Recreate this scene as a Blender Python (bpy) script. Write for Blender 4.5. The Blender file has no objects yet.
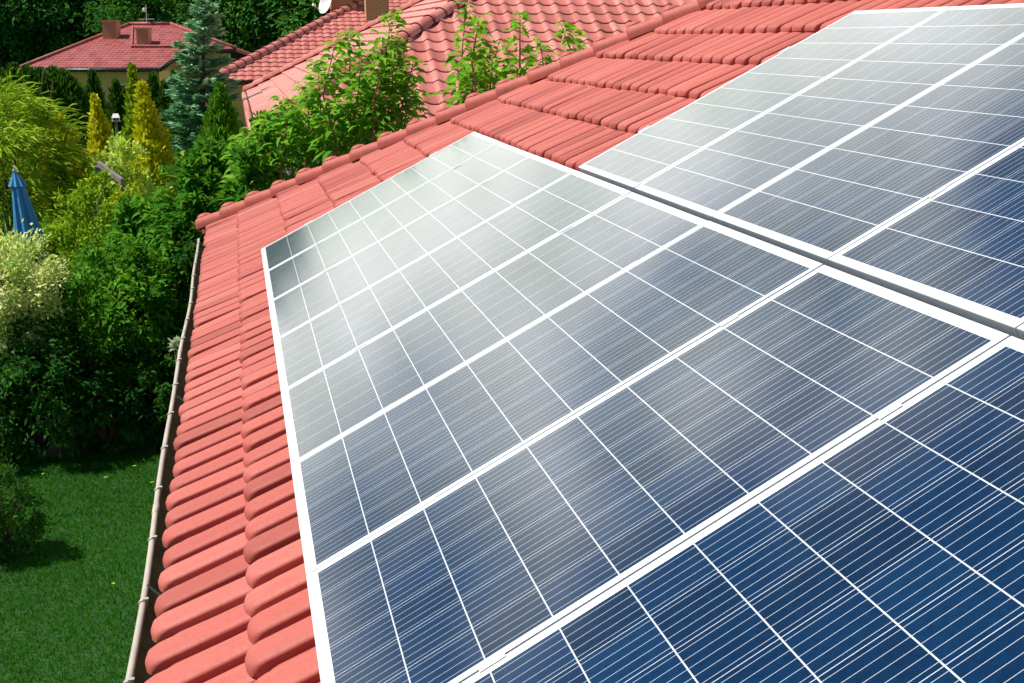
import bpy, math, random
import numpy as np
from mathutils import Matrix, Vector

# ------------------------------------------------------------------ camera
sc = bpy.context.scene
C = sc.collection
R3 = np.array([[0.9570466735720189, -0.28993338886318565, -0.0005427946340200163],
               [-0.047305948249041, -0.15430551813668497, -0.9868900416615118],
               [0.28604861800626386, 0.9445255089693715, -0.16139315673537885]])
FPX, PPX, PPY = 1384.345, 657.0, 266.18
H0 = 3.2                                            # height of the roof frame's origin over the lawn
CAM = np.array([-0.1193282, -9.6252474, 1.39406543 + H0])
cd = bpy.data.cameras.new('camera'); cam = bpy.data.objects.new('camera', cd); C.objects.link(cam)
mw = Matrix.Identity(4)
for i in range(3):
    mw[i][0] = R3[0][i]; mw[i][1] = -R3[1][i]; mw[i][2] = -R3[2][i]; mw[i][3] = CAM[i]
cam.matrix_world = mw
cd.sensor_width = 36.0; cd.lens = FPX * 36.0 / 1024.0
cd.shift_x = -(PPX - 512.0) / 1024.0; cd.shift_y = -(341.5 - PPY) / 1024.0
cd.clip_start = 0.05; cd.clip_end = 1200
sc.camera = cam

# ------------------------------------------------------------------ light
S = np.array([-0.50, 0.11, 0.85]); S = S / np.linalg.norm(S)     # towards the sun
EL, AZ = math.asin(S[2]), math.atan2(S[0], S[1])
CLOUD = 1.75
w = bpy.data.worlds.new('World'); sc.world = w; w.use_nodes = True
wn, wl = w.node_tree.nodes, w.node_tree.links
for n in list(wn): wn.remove(n)
wout = wn.new('ShaderNodeOutputWorld'); bg = wn.new('ShaderNodeBackground')
sky = wn.new('ShaderNodeTexSky'); sky.sky_type = 'NISHITA'; sky.sun_disc = False
sky.sun_elevation = EL; sky.sun_rotation = AZ; sky.air_density = 1.0; sky.dust_density = 0.0; sky.ozone_density = 5.0
bg.inputs['Strength'].default_value = 0.055
cloud = wn.new('ShaderNodeBackground'); cloud.inputs['Color'].default_value = (1.0, 0.985, 0.93, 1); cloud.inputs['Strength'].default_value = CLOUD
tc = wn.new('ShaderNodeTexCoord'); sep = wn.new('ShaderNodeSeparateXYZ'); wl.new(tc.outputs['Generated'], sep.inputs[0])
def wmath(op, a, b=None, c=None):
    n = wn.new('ShaderNodeMath'); n.operation = op
    for i, v in enumerate((a, b, c)):
        if v is None: continue
        if isinstance(v, (int, float)): n.inputs[i].default_value = v
        else: wl.new(v, n.inputs[i])
    return n.outputs[0]
zc = wmath('MAXIMUM', sep.outputs[2], 0.0)
comb = wn.new('ShaderNodeCombineXYZ')
den = wmath('ADD', zc, 0.25)
wl.new(wmath('DIVIDE', sep.outputs[0], den), comb.inputs[0]); wl.new(wmath('DIVIDE', sep.outputs[1], den), comb.inputs[1])
wl.new(zc, comb.inputs[2])
cn = wn.new('ShaderNodeTexNoise'); cn.inputs['Scale'].default_value = 2.6; cn.inputs['Detail'].default_value = 5; cn.inputs['Roughness'].default_value = 0.5
wl.new(comb.outputs[0], cn.inputs['Vector'])
# cloud bank low over the far side of the garden, breaking up with height
top = wmath('ADD', wmath('MULTIPLY', sep.outputs[0], 0.40), 0.395)
cov = wmath('ADD', wmath('MULTIPLY', wmath('SUBTRACT', top, zc), 3.2), wmath('MULTIPLY', wmath('SUBTRACT', cn.outputs['Fac'], 0.5), 2.4))
cov = wmath('ADD', cov, wmath('MULTIPLY', wmath('MINIMUM', wmath('SUBTRACT', sep.outputs[1], 0.45), 0.0), 2.2))
mr = wn.new('ShaderNodeMapRange'); mr.interpolation_type = 'SMOOTHSTEP'
mr.inputs['From Min'].default_value = -0.40; mr.inputs['From Max'].default_value = 0.45
wl.new(cov, mr.inputs['Value'])
# grey bellies and warm edges inside the cloud bank
c2 = wn.new('ShaderNodeTexNoise'); c2.inputs['Scale'].default_value = 5.5; c2.inputs['Detail'].default_value = 4; wl.new(comb.outputs[0], c2.inputs['Vector'])
cr = wn.new('ShaderNodeValToRGB'); wl.new(c2.outputs['Fac'], cr.inputs[0]); e = cr.color_ramp.elements; e.new(.5)
for q, (p, c) in zip(e, ((.32, (.48, .53, .43)), (.5, (.74, .75, .66)), (.68, (.92, .92, .88)))): q.position = p; q.color = (*c, 1)
wl.new(cr.outputs[0], cloud.inputs['Color'])
mx = wn.new('ShaderNodeMixShader'); wl.new(mr.outputs[0], mx.inputs[0]); wl.new(bg.outputs[0], mx.inputs[1]); wl.new(cloud.outputs[0], mx.inputs[2])
wl.new(sky.outputs[0], bg.inputs['Color']); wl.new(mx.outputs[0], wout.inputs['Surface'])
sd = bpy.data.lights.new('sun', 'SUN'); sd.energy = 4.7; sd.angle = math.radians(0.5); sd.color = (1.0, 0.95, 0.86)
so = bpy.data.objects.new('sun', sd); C.objects.link(so)
so.rotation_euler = Vector(S).to_track_quat('Z', 'Y').to_euler()
sc.view_settings.view_transform = 'Standard'; sc.view_settings.look = 'None'
sc.view_settings.exposure = 0.55; sc.view_settings.gamma = 1.0; sc.view_settings.use_curve_mapping = False

# ------------------------------------------------------------------ helpers
def ray(px, py):
    return R3.T @ np.array([(px - PPX) / FPX, (py - PPY) / FPX, 1.0])
FH = np.array([R3[2][0], R3[2][1], 0.0]); FH /= np.linalg.norm(FH)
RH = np.array([FH[1], -FH[0], 0.0])
def at(px, py, D):
    d = ray(px, py); return CAM + d * (D / (d @ FH))
def onplane(px, py, P0, N):
    d = ray(px, py); t = (np.dot(P0, N) - np.dot(CAM, N)) / np.dot(d, N); return CAM + t * d
def setw(o, m):
    """world placement under a parent that only has a location"""
    o.matrix_basis = Matrix.Translation(-o.parent.location) @ m
def tag(o, label=None, cat=None, group=None, kind=None):
    if label: o['label'] = label
    if cat: o['category'] = cat
    if group: o['group'] = group
    if kind: o['kind'] = kind
    return o
def empty(name, loc=(0, 0, 0), label=None, cat=None, group=None):
    o = bpy.data.objects.new(name, None); C.objects.link(o); o.location = Vector(loc); o.empty_display_size = 0.2
    return tag(o, label, cat, group)
def link(name, me, mat, parent=None, smooth=False):
    if mat is not None:
        me.materials.clear(); me.materials.append(mat)
    o = bpy.data.objects.new(name, me); C.objects.link(o)
    if parent is not None: o.parent = parent
    if smooth:
        me.polygons.foreach_set('use_smooth', [True] * len(me.polygons))
    return o
class MB:
    """collects shapes and links them as one mesh object"""
    def __init__(s): s.v = []; s.f = []
    def add(s, vs, fs):
        n = len(s.v); s.v += [tuple(map(float, q)) for q in vs]; s.f += [tuple(i + n for i in f) for f in fs]; return s
    def box(s, x0, y0, z0, x1, y1, z1):
        return s.add([(x0,y0,z0),(x1,y0,z0),(x1,y1,z0),(x0,y1,z0),(x0,y0,z1),(x1,y0,z1),(x1,y1,z1),(x0,y1,z1)],
                     [(0,3,2,1),(4,5,6,7),(0,1,5,4),(1,2,6,5),(2,3,7,6),(3,0,4,7)])
    def frame_box(s, O, X, Y, Z):
        O, X, Y, Z = (np.array(q, float) for q in (O, X, Y, Z))
        P = [O, O+X, O+X+Y, O+Y]; return s.add(P + [q + Z for q in P], [(0,3,2,1),(4,5,6,7),(0,1,5,4),(1,2,6,5),(2,3,7,6),(3,0,4,7)])
    def slab(s, poly, off):
        P = [np.array(q, float) for q in poly]; n = len(P); off = np.array(off, float)
        return s.add(P + [q + off for q in P], [tuple(range(n))[::-1], tuple(range(n, 2*n))] + [(i, (i+1) % n, n + (i+1) % n, n + i) for i in range(n)])
    def tube(s, pts, rad, seg=10, cap=True):
        pts = [np.array(q, float) for q in pts]; m = len(pts)
        if np.isscalar(rad): rad = [rad] * m
        vs = []; ref = None
        for i in range(m):
            t = pts[min(i+1, m-1)] - pts[max(i-1, 0)]; t /= (np.linalg.norm(t) + 1e-9)
            if ref is None: ref = np.array([1., 0, 0]) if abs(t[0]) < .8 else np.array([0, 1., 0])
            a = np.cross(t, ref); a /= np.linalg.norm(a); b = np.cross(t, a)
            for j in range(seg):
                th = 2 * math.pi * j / seg; vs.append(pts[i] + rad[i] * (math.cos(th) * a + math.sin(th) * b))
        fs = [(i*seg+j, i*seg+(j+1) % seg, (i+1)*seg+(j+1) % seg, (i+1)*seg+j) for i in range(m-1) for j in range(seg)]
        if cap: fs += [tuple(range(seg))[::-1], tuple(range((m-1)*seg, m*seg))]
        return s.add(vs, fs)
    def lathe(s, O, prof, seg=16, wob=None):
        vs = []
        for (r, z) in prof:
            for j in range(seg):
                th = 2*math.pi*j/seg; k = 1 if wob is None else wob(th, z)
                vs.append((O[0] + r*k*math.cos(th), O[1] + r*k*math.sin(th), O[2] + z))
        m = len(prof)
        return s.add(vs, [(i*seg+j, i*seg+(j+1) % seg, (i+1)*seg+(j+1) % seg, (i+1)*seg+j) for i in range(m-1) for j in range(seg)])
    def mesh(s, name):
        me = bpy.data.meshes.new(name); me.from_pydata(s.v, [], s.f); me.update(); return me
    def build(s, name, mat, parent=None, smooth=False, bevel=0):
        o = link(name, s.mesh(name), mat, parent, smooth)
        if bevel:
            b = o.modifiers.new('bevel', 'BEVEL'); b.width = bevel; b.segments = 2; b.limit_method = 'ANGLE'
        return o

# ------------------------------------------------------------------ materials
class NT:
    def __init__(s, name):
        s.m = bpy.data.materials.new(name); s.m.use_nodes = True
        s.n, s.l = s.m.node_tree.nodes, s.m.node_tree.links
        s.p = s.n['Principled BSDF']; s.out = s.n['Material Output']
    def set(s, **k):
        for a, v in k.items():
            i = s.p.inputs[a.replace('_', ' ')]
            if hasattr(v, 'is_output'): s.l.new(v, i)
            elif isinstance(v, tuple) and len(v) == 3: i.default_value = (*v, 1)
            else: i.default_value = v
        return s
    def coord(s, kind='Object'): return s.n.new('ShaderNodeTexCoord').outputs[kind]
    def math(s, op, a, b=None, c=None):
        n = s.n.new('ShaderNodeMath'); n.operation = op
        for i, v in enumerate((a, b, c)):
            if v is None: continue
            if isinstance(v, (int, float)): n.inputs[i].default_value = v
            else: s.l.new(v, n.inputs[i])
        return n.outputs[0]
    def noise(s, vec, scale, detail=3, rough=.5):
        n = s.n.new('ShaderNodeTexNoise'); s.l.new(vec, n.inputs['Vector'])
        n.inputs['Scale'].default_value = scale; n.inputs['Detail'].default_value = detail; n.inputs['Roughness'].default_value = rough
        return n.outputs['Fac']
    def mapv(s, vec, sc=(1, 1, 1), loc=(0, 0, 0)):
        n = s.n.new('ShaderNodeMapping'); s.l.new(vec, n.inputs[0]); n.inputs['Scale'].default_value = sc; n.inputs['Location'].default_value = loc
        return n.outputs[0]
    def ramp(s, fac, stops):
        n = s.n.new('ShaderNodeValToRGB'); s.l.new(fac, n.inputs[0]); e = n.color_ramp.elements
        while len(e) < len(stops): e.new(.5)
        for q, (p, c) in zip(e, stops): q.position = p; q.color = (*c, 1) if len(c) == 3 else c
        return n.outputs[0]
    def mix(s, fac, a, b, mode='MIX'):
        n = s.n.new('ShaderNodeMix'); n.data_type = 'RGBA'; n.blend_type = mode
        for i, v in ((0, fac), (6, a), (7, b)):
            if hasattr(v, 'is_output'): s.l.new(v, n.inputs[i])
            elif isinstance(v, tuple): n.inputs[i].default_value = (*v, 1)
            else: n.inputs[i].default_value = v
        return n.outputs[2]
    def bump(s, h, strength=.3, dist=.01):
        n = s.n.new('ShaderNodeBump'); n.inputs['Strength'].default_value = strength; n.inputs['Distance'].default_value = dist
        s.l.new(h, n.inputs['Height']); s.l.new(n.outputs[0], s.p.inputs['Normal']); return s

def tile_mat(name, base, cell, rough=.60, dirt=.3, obj_coord=True):
    """glazed roof tile: small tint steps from tile to tile, weathering specks, a little lichen dust"""
    t = NT(name); co = t.coord('Object')
    sp = t.n.new('ShaderNodeSeparateXYZ'); t.l.new(co, sp.inputs[0])
    cb = t.n.new('ShaderNodeCombineXYZ')
    t.l.new(t.math('FLOOR', t.math('DIVIDE', sp.outputs[0], cell[0])), cb.inputs[0])
    t.l.new(t.math('FLOOR', t.math('DIVIDE', t.math('ADD', sp.outputs[1], cell[2]), cell[1])), cb.inputs[1])
    wn_ = t.n.new('ShaderNodeTexWhiteNoise'); wn_.noise_dimensions = '2D'; t.l.new(cb.outputs[0], wn_.inputs[0])
    b = np.array(base)
    c1 = t.ramp(wn_.outputs[0], [(0, tuple(b * np.array([.72, .64, .62]))), (.4, tuple(b)), (.75, tuple(b * np.array([1.02, 1.1, 1.1]))), (1, tuple(np.minimum(b * np.array([1.12, 1.35, 1.35]), 1)))])
    st_ = t.noise(t.mapv(co, (22, 2.2, 8)), 1.0, 4, .65)
    c1 = t.mix(t.math('MULTIPLY', t.ramp(st_, [(.48, (0, 0, 0)), (.72, (1, 1, 1))]), .24), c1, tuple(b * np.array([.55, .48, .46])))
    n1 = t.noise(co, 3.0, 4); n2 = t.noise(co, 60, 5, .7)
    c2 = t.mix(t.math('MULTIPLY', t.ramp(n2, [(.45, (0, 0, 0)), (.75, (1, 1, 1))]), dirt), c1, tuple(b * np.array([.45, .5, .5])))
    c3 = t.mix(t.math('MULTIPLY', t.ramp(n1, [(.45, (0, 0, 0)), (.8, (1, 1, 1))]), dirt * .8), c2, tuple(np.minimum(b * np.array([.8, 1.0, 1.0]) + .02, 1)))
    t.set(Base_Color=c3, Roughness=t.math('ADD', t.math('MULTIPLY', n2, .25), rough - .1))
    t.p.inputs['Specular IOR Level'].default_value = .3
    t.bump(n2, .12, .004)
    return t.m
RED = (.435, .096, .074)
M = {}
M['tile'] = tile_mat('roof_tile', RED, (.2, .392, .617))
M['cap'] = tile_mat('hip_cap_tile', (.435, .098, .076), (5, 5, 0))
M['tile_front'] = tile_mat('neighbour_tile', (.55, .17, .14), (.3, .36, 0), .45, .3)
M['tile_back'] = tile_mat('neighbour_scallop_tile', (.52, .16, .135), (.2, .2, 0), .5, .25)
M['tile_far'] = tile_mat('far_roof_tile', (.35, .085, .08), (.4, .4, 0), .5, .3)
def simple(name, col, rough=.6, metal=0., nscale=8, var=.2, bump=0.):
    t = NT(name); co = t.coord(); n = t.noise(co, nscale, 4)
    b = np.array(col)
    t.set(Base_Color=t.ramp(n, [(.3, tuple(b * (1 - var))), (.7, tuple(np.minimum(b * (1 + var * .5), 1)))]), Roughness=rough, Metallic=metal)
    if bump: t.bump(t.noise(co, nscale * 6, 4), bump, .01)
    return t.m
M['frame'] = simple('anodised_frame', (.66, .69, .71), .4, .25, 20, .08)
M['alu'] = simple('aluminium', (.75, .77, .79), .35, .6, 20, .06)
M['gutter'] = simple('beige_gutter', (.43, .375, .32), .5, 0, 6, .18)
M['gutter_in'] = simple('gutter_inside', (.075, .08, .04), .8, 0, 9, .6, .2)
M['dark'] = simple('roof_underlay', (.02, .02, .02), .9)
M['fascia'] = simple('fascia_wood', (.22, .12, .07), .6, 0, 5, .3)
M['wall'] = simple('house_render', (.74, .68, .55), .85, 0, 4, .08, .1)
M['wall_grey'] = simple('grey_render', (.34, .31, .25), .85, 0, 4, .1, .1)
M['wall_y'] = simple('yellow_render', (.78, .50, .15), .85, 0, 1.5, .1, .1)
M['dark_gutter'] = simple('dark_brown_gutter', (.03, .025, .025), .4)
M['white'] = simple('white_paint', (.8, .8, .78), .45, 0, 5, .08)
M['steel'] = simple('grey_steel', (.45, .46, .47), .4, .5)
M['bark'] = simple('bark', (.10, .07, .045), .9, 0, 12, .45, .5)
M['twig'] = simple('young_stem', (.26, .13, .06), .7, 0, 12, .35)
M['greywood'] = simple('weathered_wood', (.23, .20, .19), .85, 0, 14, .35, .4)
M['blue'] = simple('blue_canvas', (.055, .27, .55), .75, 0, 9, .15)
M['glasspane'] = NT('window_glass').set(Base_Color=(.02, .025, .03), Roughness=.05).m
def brick_mat(name, a, b, mort, scale):
    t = NT(name); co = t.coord()
    sp = t.n.new('ShaderNodeSeparateXYZ'); t.l.new(co, sp.inputs[0])
    cb = t.n.new('ShaderNodeCombineXYZ'); t.l.new(t.math('ADD', sp.outputs[0], sp.outputs[1]), cb.inputs[0]); t.l.new(sp.outputs[2], cb.inputs[1])
    br = t.n.new('ShaderNodeTexBrick'); t.l.new(cb.outputs[0], br.inputs['Vector'])
    for k, v in (('Color1', a), ('Color2', b), ('Mortar', mort)): br.inputs[k].default_value = (*v, 1)
    br.inputs['Scale'].default_value = scale; br.inputs['Mortar Size'].default_value = .018
    br.inputs['Brick Width'].default_value = .25; br.inputs['Row Height'].default_value = .08
    t.set(Base_Color=br.outputs['Color'], Roughness=.85); return t.m
M['brick'] = brick_mat('red_brick', (.52, .18, .07), (.46, .15, .06), (.42, .26, .16), 1.0)
M['brick_y'] = brick_mat('yellow_brick', (.62, .40, .16), (.56, .36, .15), (.35, .24, .12), 1.0)

# photovoltaic laminate: cells, gaps and busbars in the panel's own coordinates
PW, PL, LIP, PITCH, GAPV = .998, 1.652, .021, 1.005, .017
CELL_U, CELL_V = .1580, .1590
def pv_mat():
    t = NT('photovoltaic_glass'); co = t.coord('Object')
    sp = t.n.new('ShaderNodeSeparateXYZ'); t.l.new(co, sp.inputs[0])
    cu = t.math('DIVIDE', t.math('SUBTRACT', sp.outputs[0], (PW - 6 * CELL_U) / 2), CELL_U)
    cv = t.math('DIVIDE', t.math('SUBTRACT', sp.outputs[1], (PL - 10 * CELL_V) / 2), CELL_V)
    fu, fv = t.math('FRACT', cu), t.math('FRACT', cv)
    def edge(f, cell, half):                         # 1 on the gap between two cells
        d = t.math('MULTIPLY', t.math('MINIMUM', f, t.math('SUBTRACT', 1.0, f)), cell)
        return t.math('LESS_THAN', d, half)
    gu, gv = edge(fu, CELL_U, .0010), edge(fv, CELL_V, .0016)
    bb = t.math('LESS_THAN', t.math('MULTIPLY', t.math('ABSOLUTE', t.math('SUBTRACT', t.math('FRACT', t.math('MULTIPLY', fu, 5.0)), .5)), CELL_U / 5), .00072)
    outside = t.math('MAXIMUM', t.math('MAXIMUM', t.math('LESS_THAN', cu, 0.0), t.math('GREATER_THAN', cu, 6.0)),
                     t.math('MAXIMUM', t.math('LESS_THAN', cv, 0.0), t.math('GREATER_THAN', cv, 10.0)))
    white = t.math('MAXIMUM', gu, gv)
    cb = t.n.new('ShaderNodeCombineXYZ'); t.l.new(t.math('FLOOR', cu), cb.inputs[0]); t.l.new(t.math('FLOOR', cv), cb.inputs[1])
    oi = t.n.new('ShaderNodeObjectInfo'); t.l.new(oi.outputs['Random'], cb.inputs[2])
    wn_ = t.n.new('ShaderNodeTexWhiteNoise'); t.l.new(cb.outputs[0], wn_.inputs[0])
    vo = t.n.new('ShaderNodeTexVoronoi'); vo.inputs['Scale'].default_value = 70; t.l.new(co, vo.inputs['Vector'])
    ss = t.n.new('ShaderNodeSeparateColor'); t.l.new(vo.outputs['Color'], ss.inputs[0])
    k = t.math('ADD', t.math('MULTIPLY', wn_.outputs[0], .6), t.math('MULTIPLY', ss.outputs[0], .4))
    cell = t.ramp(k, [(0, (.0001, .0105, .034)), (.5, (.0001, .0165, .055)), (1, (.0002, .024, .074))])
    c1 = t.mix(bb, cell, (.42, .47, .53)); c2 = t.mix(outside, t.mix(white, c1, (.52, .56, .60)), (.80, .83, .85))
    n = t.noise(co, 7, 4); dust = t.noise(co, 2.2, 3)
    t.set(Base_Color=t.mix(t.math('MULTIPLY', dust, .008), c2, (.5, .5, .48)), Roughness=t.math('ADD', .055, t.math('MULTIPLY', n, .09)), IOR=1.52)
    t.bump(t.noise(co, 3.5, 2), .008, .01)
    return t.m
M['pv'] = pv_mat()

GAIN = {'woodland_leaf': 3.0, 'blue_spruce_needles': 3.0, 'dark_hedge_leaf': 1.3, 'dark_thuja_spray': 1.7, 'grass_blade': 1.2, 'cream_variegated_leaf': 1.75, 'pale_lime_leaf': 1.5, 'golden_spray': 2.7, 'orange_gold_spray': 2.4, 'yellow_green_spray': 1.8, 'mid_green_leaf': 1.75}
def leaf_mat(name, stops, rough=.45, trans=.3, spec=.4):
    rough, spec, trans = max(rough, .6), .06, trans + .08
    g = GAIN.get(name, 1.5); stops = [(min(c[0] * g * .95, .8), min(c[1] * g * 1.08, .8), min(c[2] * g * .75, .6)) for c in stops]
    t = NT(name); a = t.n.new('ShaderNodeAttribute'); a.attribute_name = 'tint'
    col = t.ramp(a.outputs['Fac'], [(i / (len(stops) - 1), c) for i, c in enumerate(stops)])
    t.set(Base_Color=col, Roughness=rough); t.p.inputs['Specular IOR Level'].default_value = spec
    tr = t.n.new('ShaderNodeBsdfTranslucent'); t.l.new(t.mix(.5, col, (.18, .30, .02)), tr.inputs[0])
    ms = t.n.new('ShaderNodeMixShader'); ms.inputs[0].default_value = trans
    t.l.new(t.p.outputs[0], ms.inputs[1]); t.l.new(tr.outputs[0], ms.inputs[2]); t.l.new(ms.outputs[0], t.out.inputs['Surface'])
    return t.m
L_ = {}
L_['peach'] = leaf_mat('long_green_leaf', [(.012, .075, .010), (.030, .14, .014), (.065, .20, .018), (.20, .28, .03)], .38, .35)
L_['shoot'] = leaf_mat('fresh_green_leaf', [(.05, .17, .015), (.09, .24, .02), (.16, .32, .03), (.34, .40, .05)], .42, .4)
L_['hedge'] = leaf_mat('dark_hedge_leaf', [(.006, .042, .010), (.012, .065, .012), (.022, .09, .014), (.05, .13, .02)], .4, .2)
L_['hedgetop'] = leaf_mat('mid_green_leaf', [(.018, .085, .010), (.04, .13, .012), (.075, .18, .015), (.15, .24, .03)], .4, .3)
L_['cream'] = leaf_mat('cream_variegated_leaf', [(.16, .24, .06), (.38, .42, .16), (.52, .53, .24), (.62, .60, .34)], .5, .25)
L_['lime'] = leaf_mat('pale_lime_leaf', [(.14, .24, .03), (.32, .42, .07), (.46, .52, .12), (.55, .58, .22)], .5, .3)
L_['ygreen'] = leaf_mat('yellow_green_spray', [(.055, .12, .008), (.13, .20, .010), (.22, .27, .015), (.32, .32, .02)], .55, .25)
L_['thread'] = leaf_mat('golden_green_thread', [(.09, .17, .012), (.19, .27, .018), (.29, .34, .03), (.40, .40, .05)], .55, .25)
L_['gold'] = leaf_mat('golden_spray', [(.14, .15, .008), (.30, .25, .010), (.44, .33, .014), (.55, .40, .02)], .55, .25)
L_['orange'] = leaf_mat('orange_gold_spray', [(.20, .15, .008), (.42, .26, .010), (.54, .32, .015), (.62, .40, .03)], .55, .25)
L_['thuja'] = leaf_mat('dark_thuja_spray', [(.005, .034, .008), (.010, .055, .008), (.020, .085, .010), (.045, .12, .012)], .6, .15)
L_['column'] = leaf_mat('fresh_thuja_spray', [(.02, .10, .008), (.05, .16, .010), (.09, .21, .015), (.20, .27, .02)], .55, .25)
L_['spruce'] = leaf_mat('blue_spruce_needles', [(.020, .060, .045), (.045, .105, .080), (.085, .155, .125), (.15, .22, .18)], .6, .1)
L_['white'] = leaf_mat('white_petal', [(.30, .26, .30), (.45, .42, .45), (.55, .54, .55)], .5, .2)
L_['wood'] = leaf_mat('woodland_leaf', [(.004, .028, .008), (.008, .045, .009), (.016, .07, .010), (.04, .105, .014)], .5, .2)
L_['grass'] = leaf_mat('grass_blade', [(.003, .075, .002), (.006, .105, .003), (.014, .135, .004), (.06, .16, .010)], .5, .3)

# ------------------------------------------------------------------ the house: roof, caps, gutter, walls
TH = math.radians(27.5); CT, ST = math.cos(TH), math.sin(TH)
def W(u, v, n): return np.array([v * CT - n * ST, -u, v * ST + n * CT + H0])
def plane_matrix(O, ex, ey, ez):
    m = Matrix.Identity(4)
    for i in range(3): m[i][0] = ex[i]; m[i][1] = ey[i]; m[i][2] = ez[i]; m[i][3] = O[i]
    return m
ROOF_M = plane_matrix(W(0, 0, 0), (0, -1, 0), (CT, 0, ST), (-ST, 0, CT))
NT_ = -.135                                            # tile bed below the panel plane

def tile_sheet(name, u0, u1, vs, rib, ns, prof, thick, mask, nose=.02, nv=4, jit=.0, seed=1, base=0.0):
    """courses of tiles: local x along the eave, y up the slope; one mesh"""
    rng = np.random.default_rng(seed)
    q = prof[0]; h = prof[1]; k0, k1 = int(math.floor(u0 / rib)), int(math.ceil(u1 / rib))
    V = []; F = []; off = 0
    for ci in range(len(vs) - 1):
        va, vb = vs[ci], vs[ci + 1]; g = vb - va
        us = np.concatenate([(k + q) * rib for k in range(k0, k1)]); hs = np.tile(h, k1 - k0)
        jj = np.repeat(rng.normal(0, jit, k1 - k0), len(q)); jt = np.repeat(rng.normal(0, jit, k1 - k0), len(q))
        hn = hs / (h.max() + 1e-9)
        vlow = va + nose * (1 - hn) + jj * 1.5
        rows = [(vlow + .035, hs * .3 - .012 + 0 * jt), (vlow, hs * .55 + thick * .55 + jt), (vlow + .006, hs * .80 + thick * .80 + jt), (vlow + .018, hs * .96 + thick * .97 + jt)]
        for j in range(nv + 1):
            t = j / nv; rows.append((vlow + .04 + (vb + .045 - vlow - .04) * t, hs + (thick + jt) * (1 - t * g / (g + .045)) - .002 * t))
        n = len(us)
        P = np.stack([np.stack([us, r[0], r[1] + base], 1) for r in rows], 0)     # rows,n,3
        nr = len(rows); idx = np.arange(nr * n).reshape(nr, n) + off
        a, b, c, d = idx[:-1, :-1], idx[:-1, 1:], idx[1:, 1:], idx[1:, :-1]
        mu = (us[:-1] + us[1:]) / 2; ok = mask(mu, (va + vb) / 2 + 0 * mu, va, vb)
        ok = np.repeat(ok[None, :], nr - 1, 0)
        F.append(np.stack([a[ok], b[ok], c[ok], d[ok]], 1)); V.append(P.reshape(-1, 3)); off += nr * n
    V = np.concatenate(V); F = np.concatenate(F)
    used = np.unique(F); mp = np.zeros(len(V), int); mp[used] = np.arange(len(used))
    return mesh_np(name, V[used], mp[F])
def mesh_np(name, V, Q, tint=None):
    me = bpy.data.meshes.new(name); nq = len(Q)
    me.vertices.add(len(V)); me.vertices.foreach_set('co', np.ascontiguousarray(V, np.float32).ravel())
    me.loops.add(nq * 4); me.loops.foreach_set('vertex_index', np.ascontiguousarray(Q, np.int32).ravel())
    me.polygons.add(nq); me.polygons.foreach_set('loop_start', np.arange(0, nq * 4, 4, dtype=np.int32))
    if tint is not None:
        at_ = me.attributes.new('tint', 'FLOAT', 'POINT'); at_.data.foreach_set('value', np.ascontiguousarray(tint, np.float32))
    me.update(calc_edges=True); me.validate(); return me

HIP0, HIPK = -4.12, .79                                # u of the hip line at v = -.6 and its run
def u_hip(v): return HIP0 + HIPK * (v + .6)
VR, UEND = 6.6, 12.6                                    # ridge, near end
house = empty('house', (0, 0, 0), 'house in the foreground with salmon red tiled roof carrying the solar panels', 'house')
# rounded rib, steep lap on the near side, flat pan between
qq = np.array([0, .03, .09, .17, .26, .35, .44, .53, .60, .66, .70, .708, .690, .735, .765, .82, .88, .94, .985])
hh = np.array([0.004, .016, .0235, .028, .0302, .031, .0307, .029, .0258, .0215, .0165, .010, -.020, -.022, -.006, -.004, -.004, -.003, -.001])
vs_main = [-.535] + [-.225 + .392 * i for i in range(0, 19)]
me = tile_sheet('roof_tiles', -4.4, UEND, vs_main, .2, len(qq), (qq, hh), .036,
                lambda u, v, va, vb: u > u_hip(va + .27), nose=.04, jit=.0034, seed=3)
PH = .06                                                # phase of the ribs
roof = link('roof', me, M['tile'], house, True); roof.matrix_world = ROOF_M @ Matrix.Translation((PH, 0, NT_))
mod = roof.modifiers.new('es', 'EDGE_SPLIT'); mod.split_angle = math.radians(48)
# underlay below the tiles, the other slopes and the walls
ridge_v = VR
ru = u_hip(ridge_v)
b = MB()
b.slab([W(u_hip(-.55)+.05, -.55, NT_-.03), W(UEND, -.55, NT_-.03), W(UEND, ridge_v, NT_-.03), W(ru+.05, ridge_v, NT_-.03)], (0, 0, -.03))
b.build('underlay', M['dark'], house)
Rp, Rq = W(ru, ridge_v, NT_ + .03), W(UEND, ridge_v, NT_ + .03)
E1 = W(u_hip(-.6), -.6, NT_ + .02)
xr = Rp[0]; far_x = xr + (xr - E1[0])
E2 = np.array([far_x, E1[1], E1[2]]); E3 = np.array([far_x, -UEND, E1[2]])
b = MB(); b.slab([E1, Rp, E2][::-1], (0, 0, -.05)); b.build('hip_end_slope', M['tile_front'], house)
b = MB(); b.slab([Rp, Rq, E3, E2], (0, 0, -.05)); b.build('back_slope', M['tile_front'], house)
wz = H0 - .62
b = MB(); x0, x1, y0, y1 = -.12, far_x - .45, -UEND + .35, E1[1] - .55
b.box(x0, y0, -.5, x1, y1, wz); b.add([(x0, y0 - .001, wz), (x1, y0 - .001, wz), (xr, y0 - .001, Rp[2] - .2)], [(0, 1, 2)])
b.build('wall', M['wall'], house)
b = MB(); b.box(-.40, -UEND, H0 - .62, -.36, E1[1] - .02, H0 - .44); b.box(-.36, -UEND, H0 - .64, x0, E1[1] - .02, H0 - .62)
b.build('fascia', M['fascia'], house)
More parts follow.
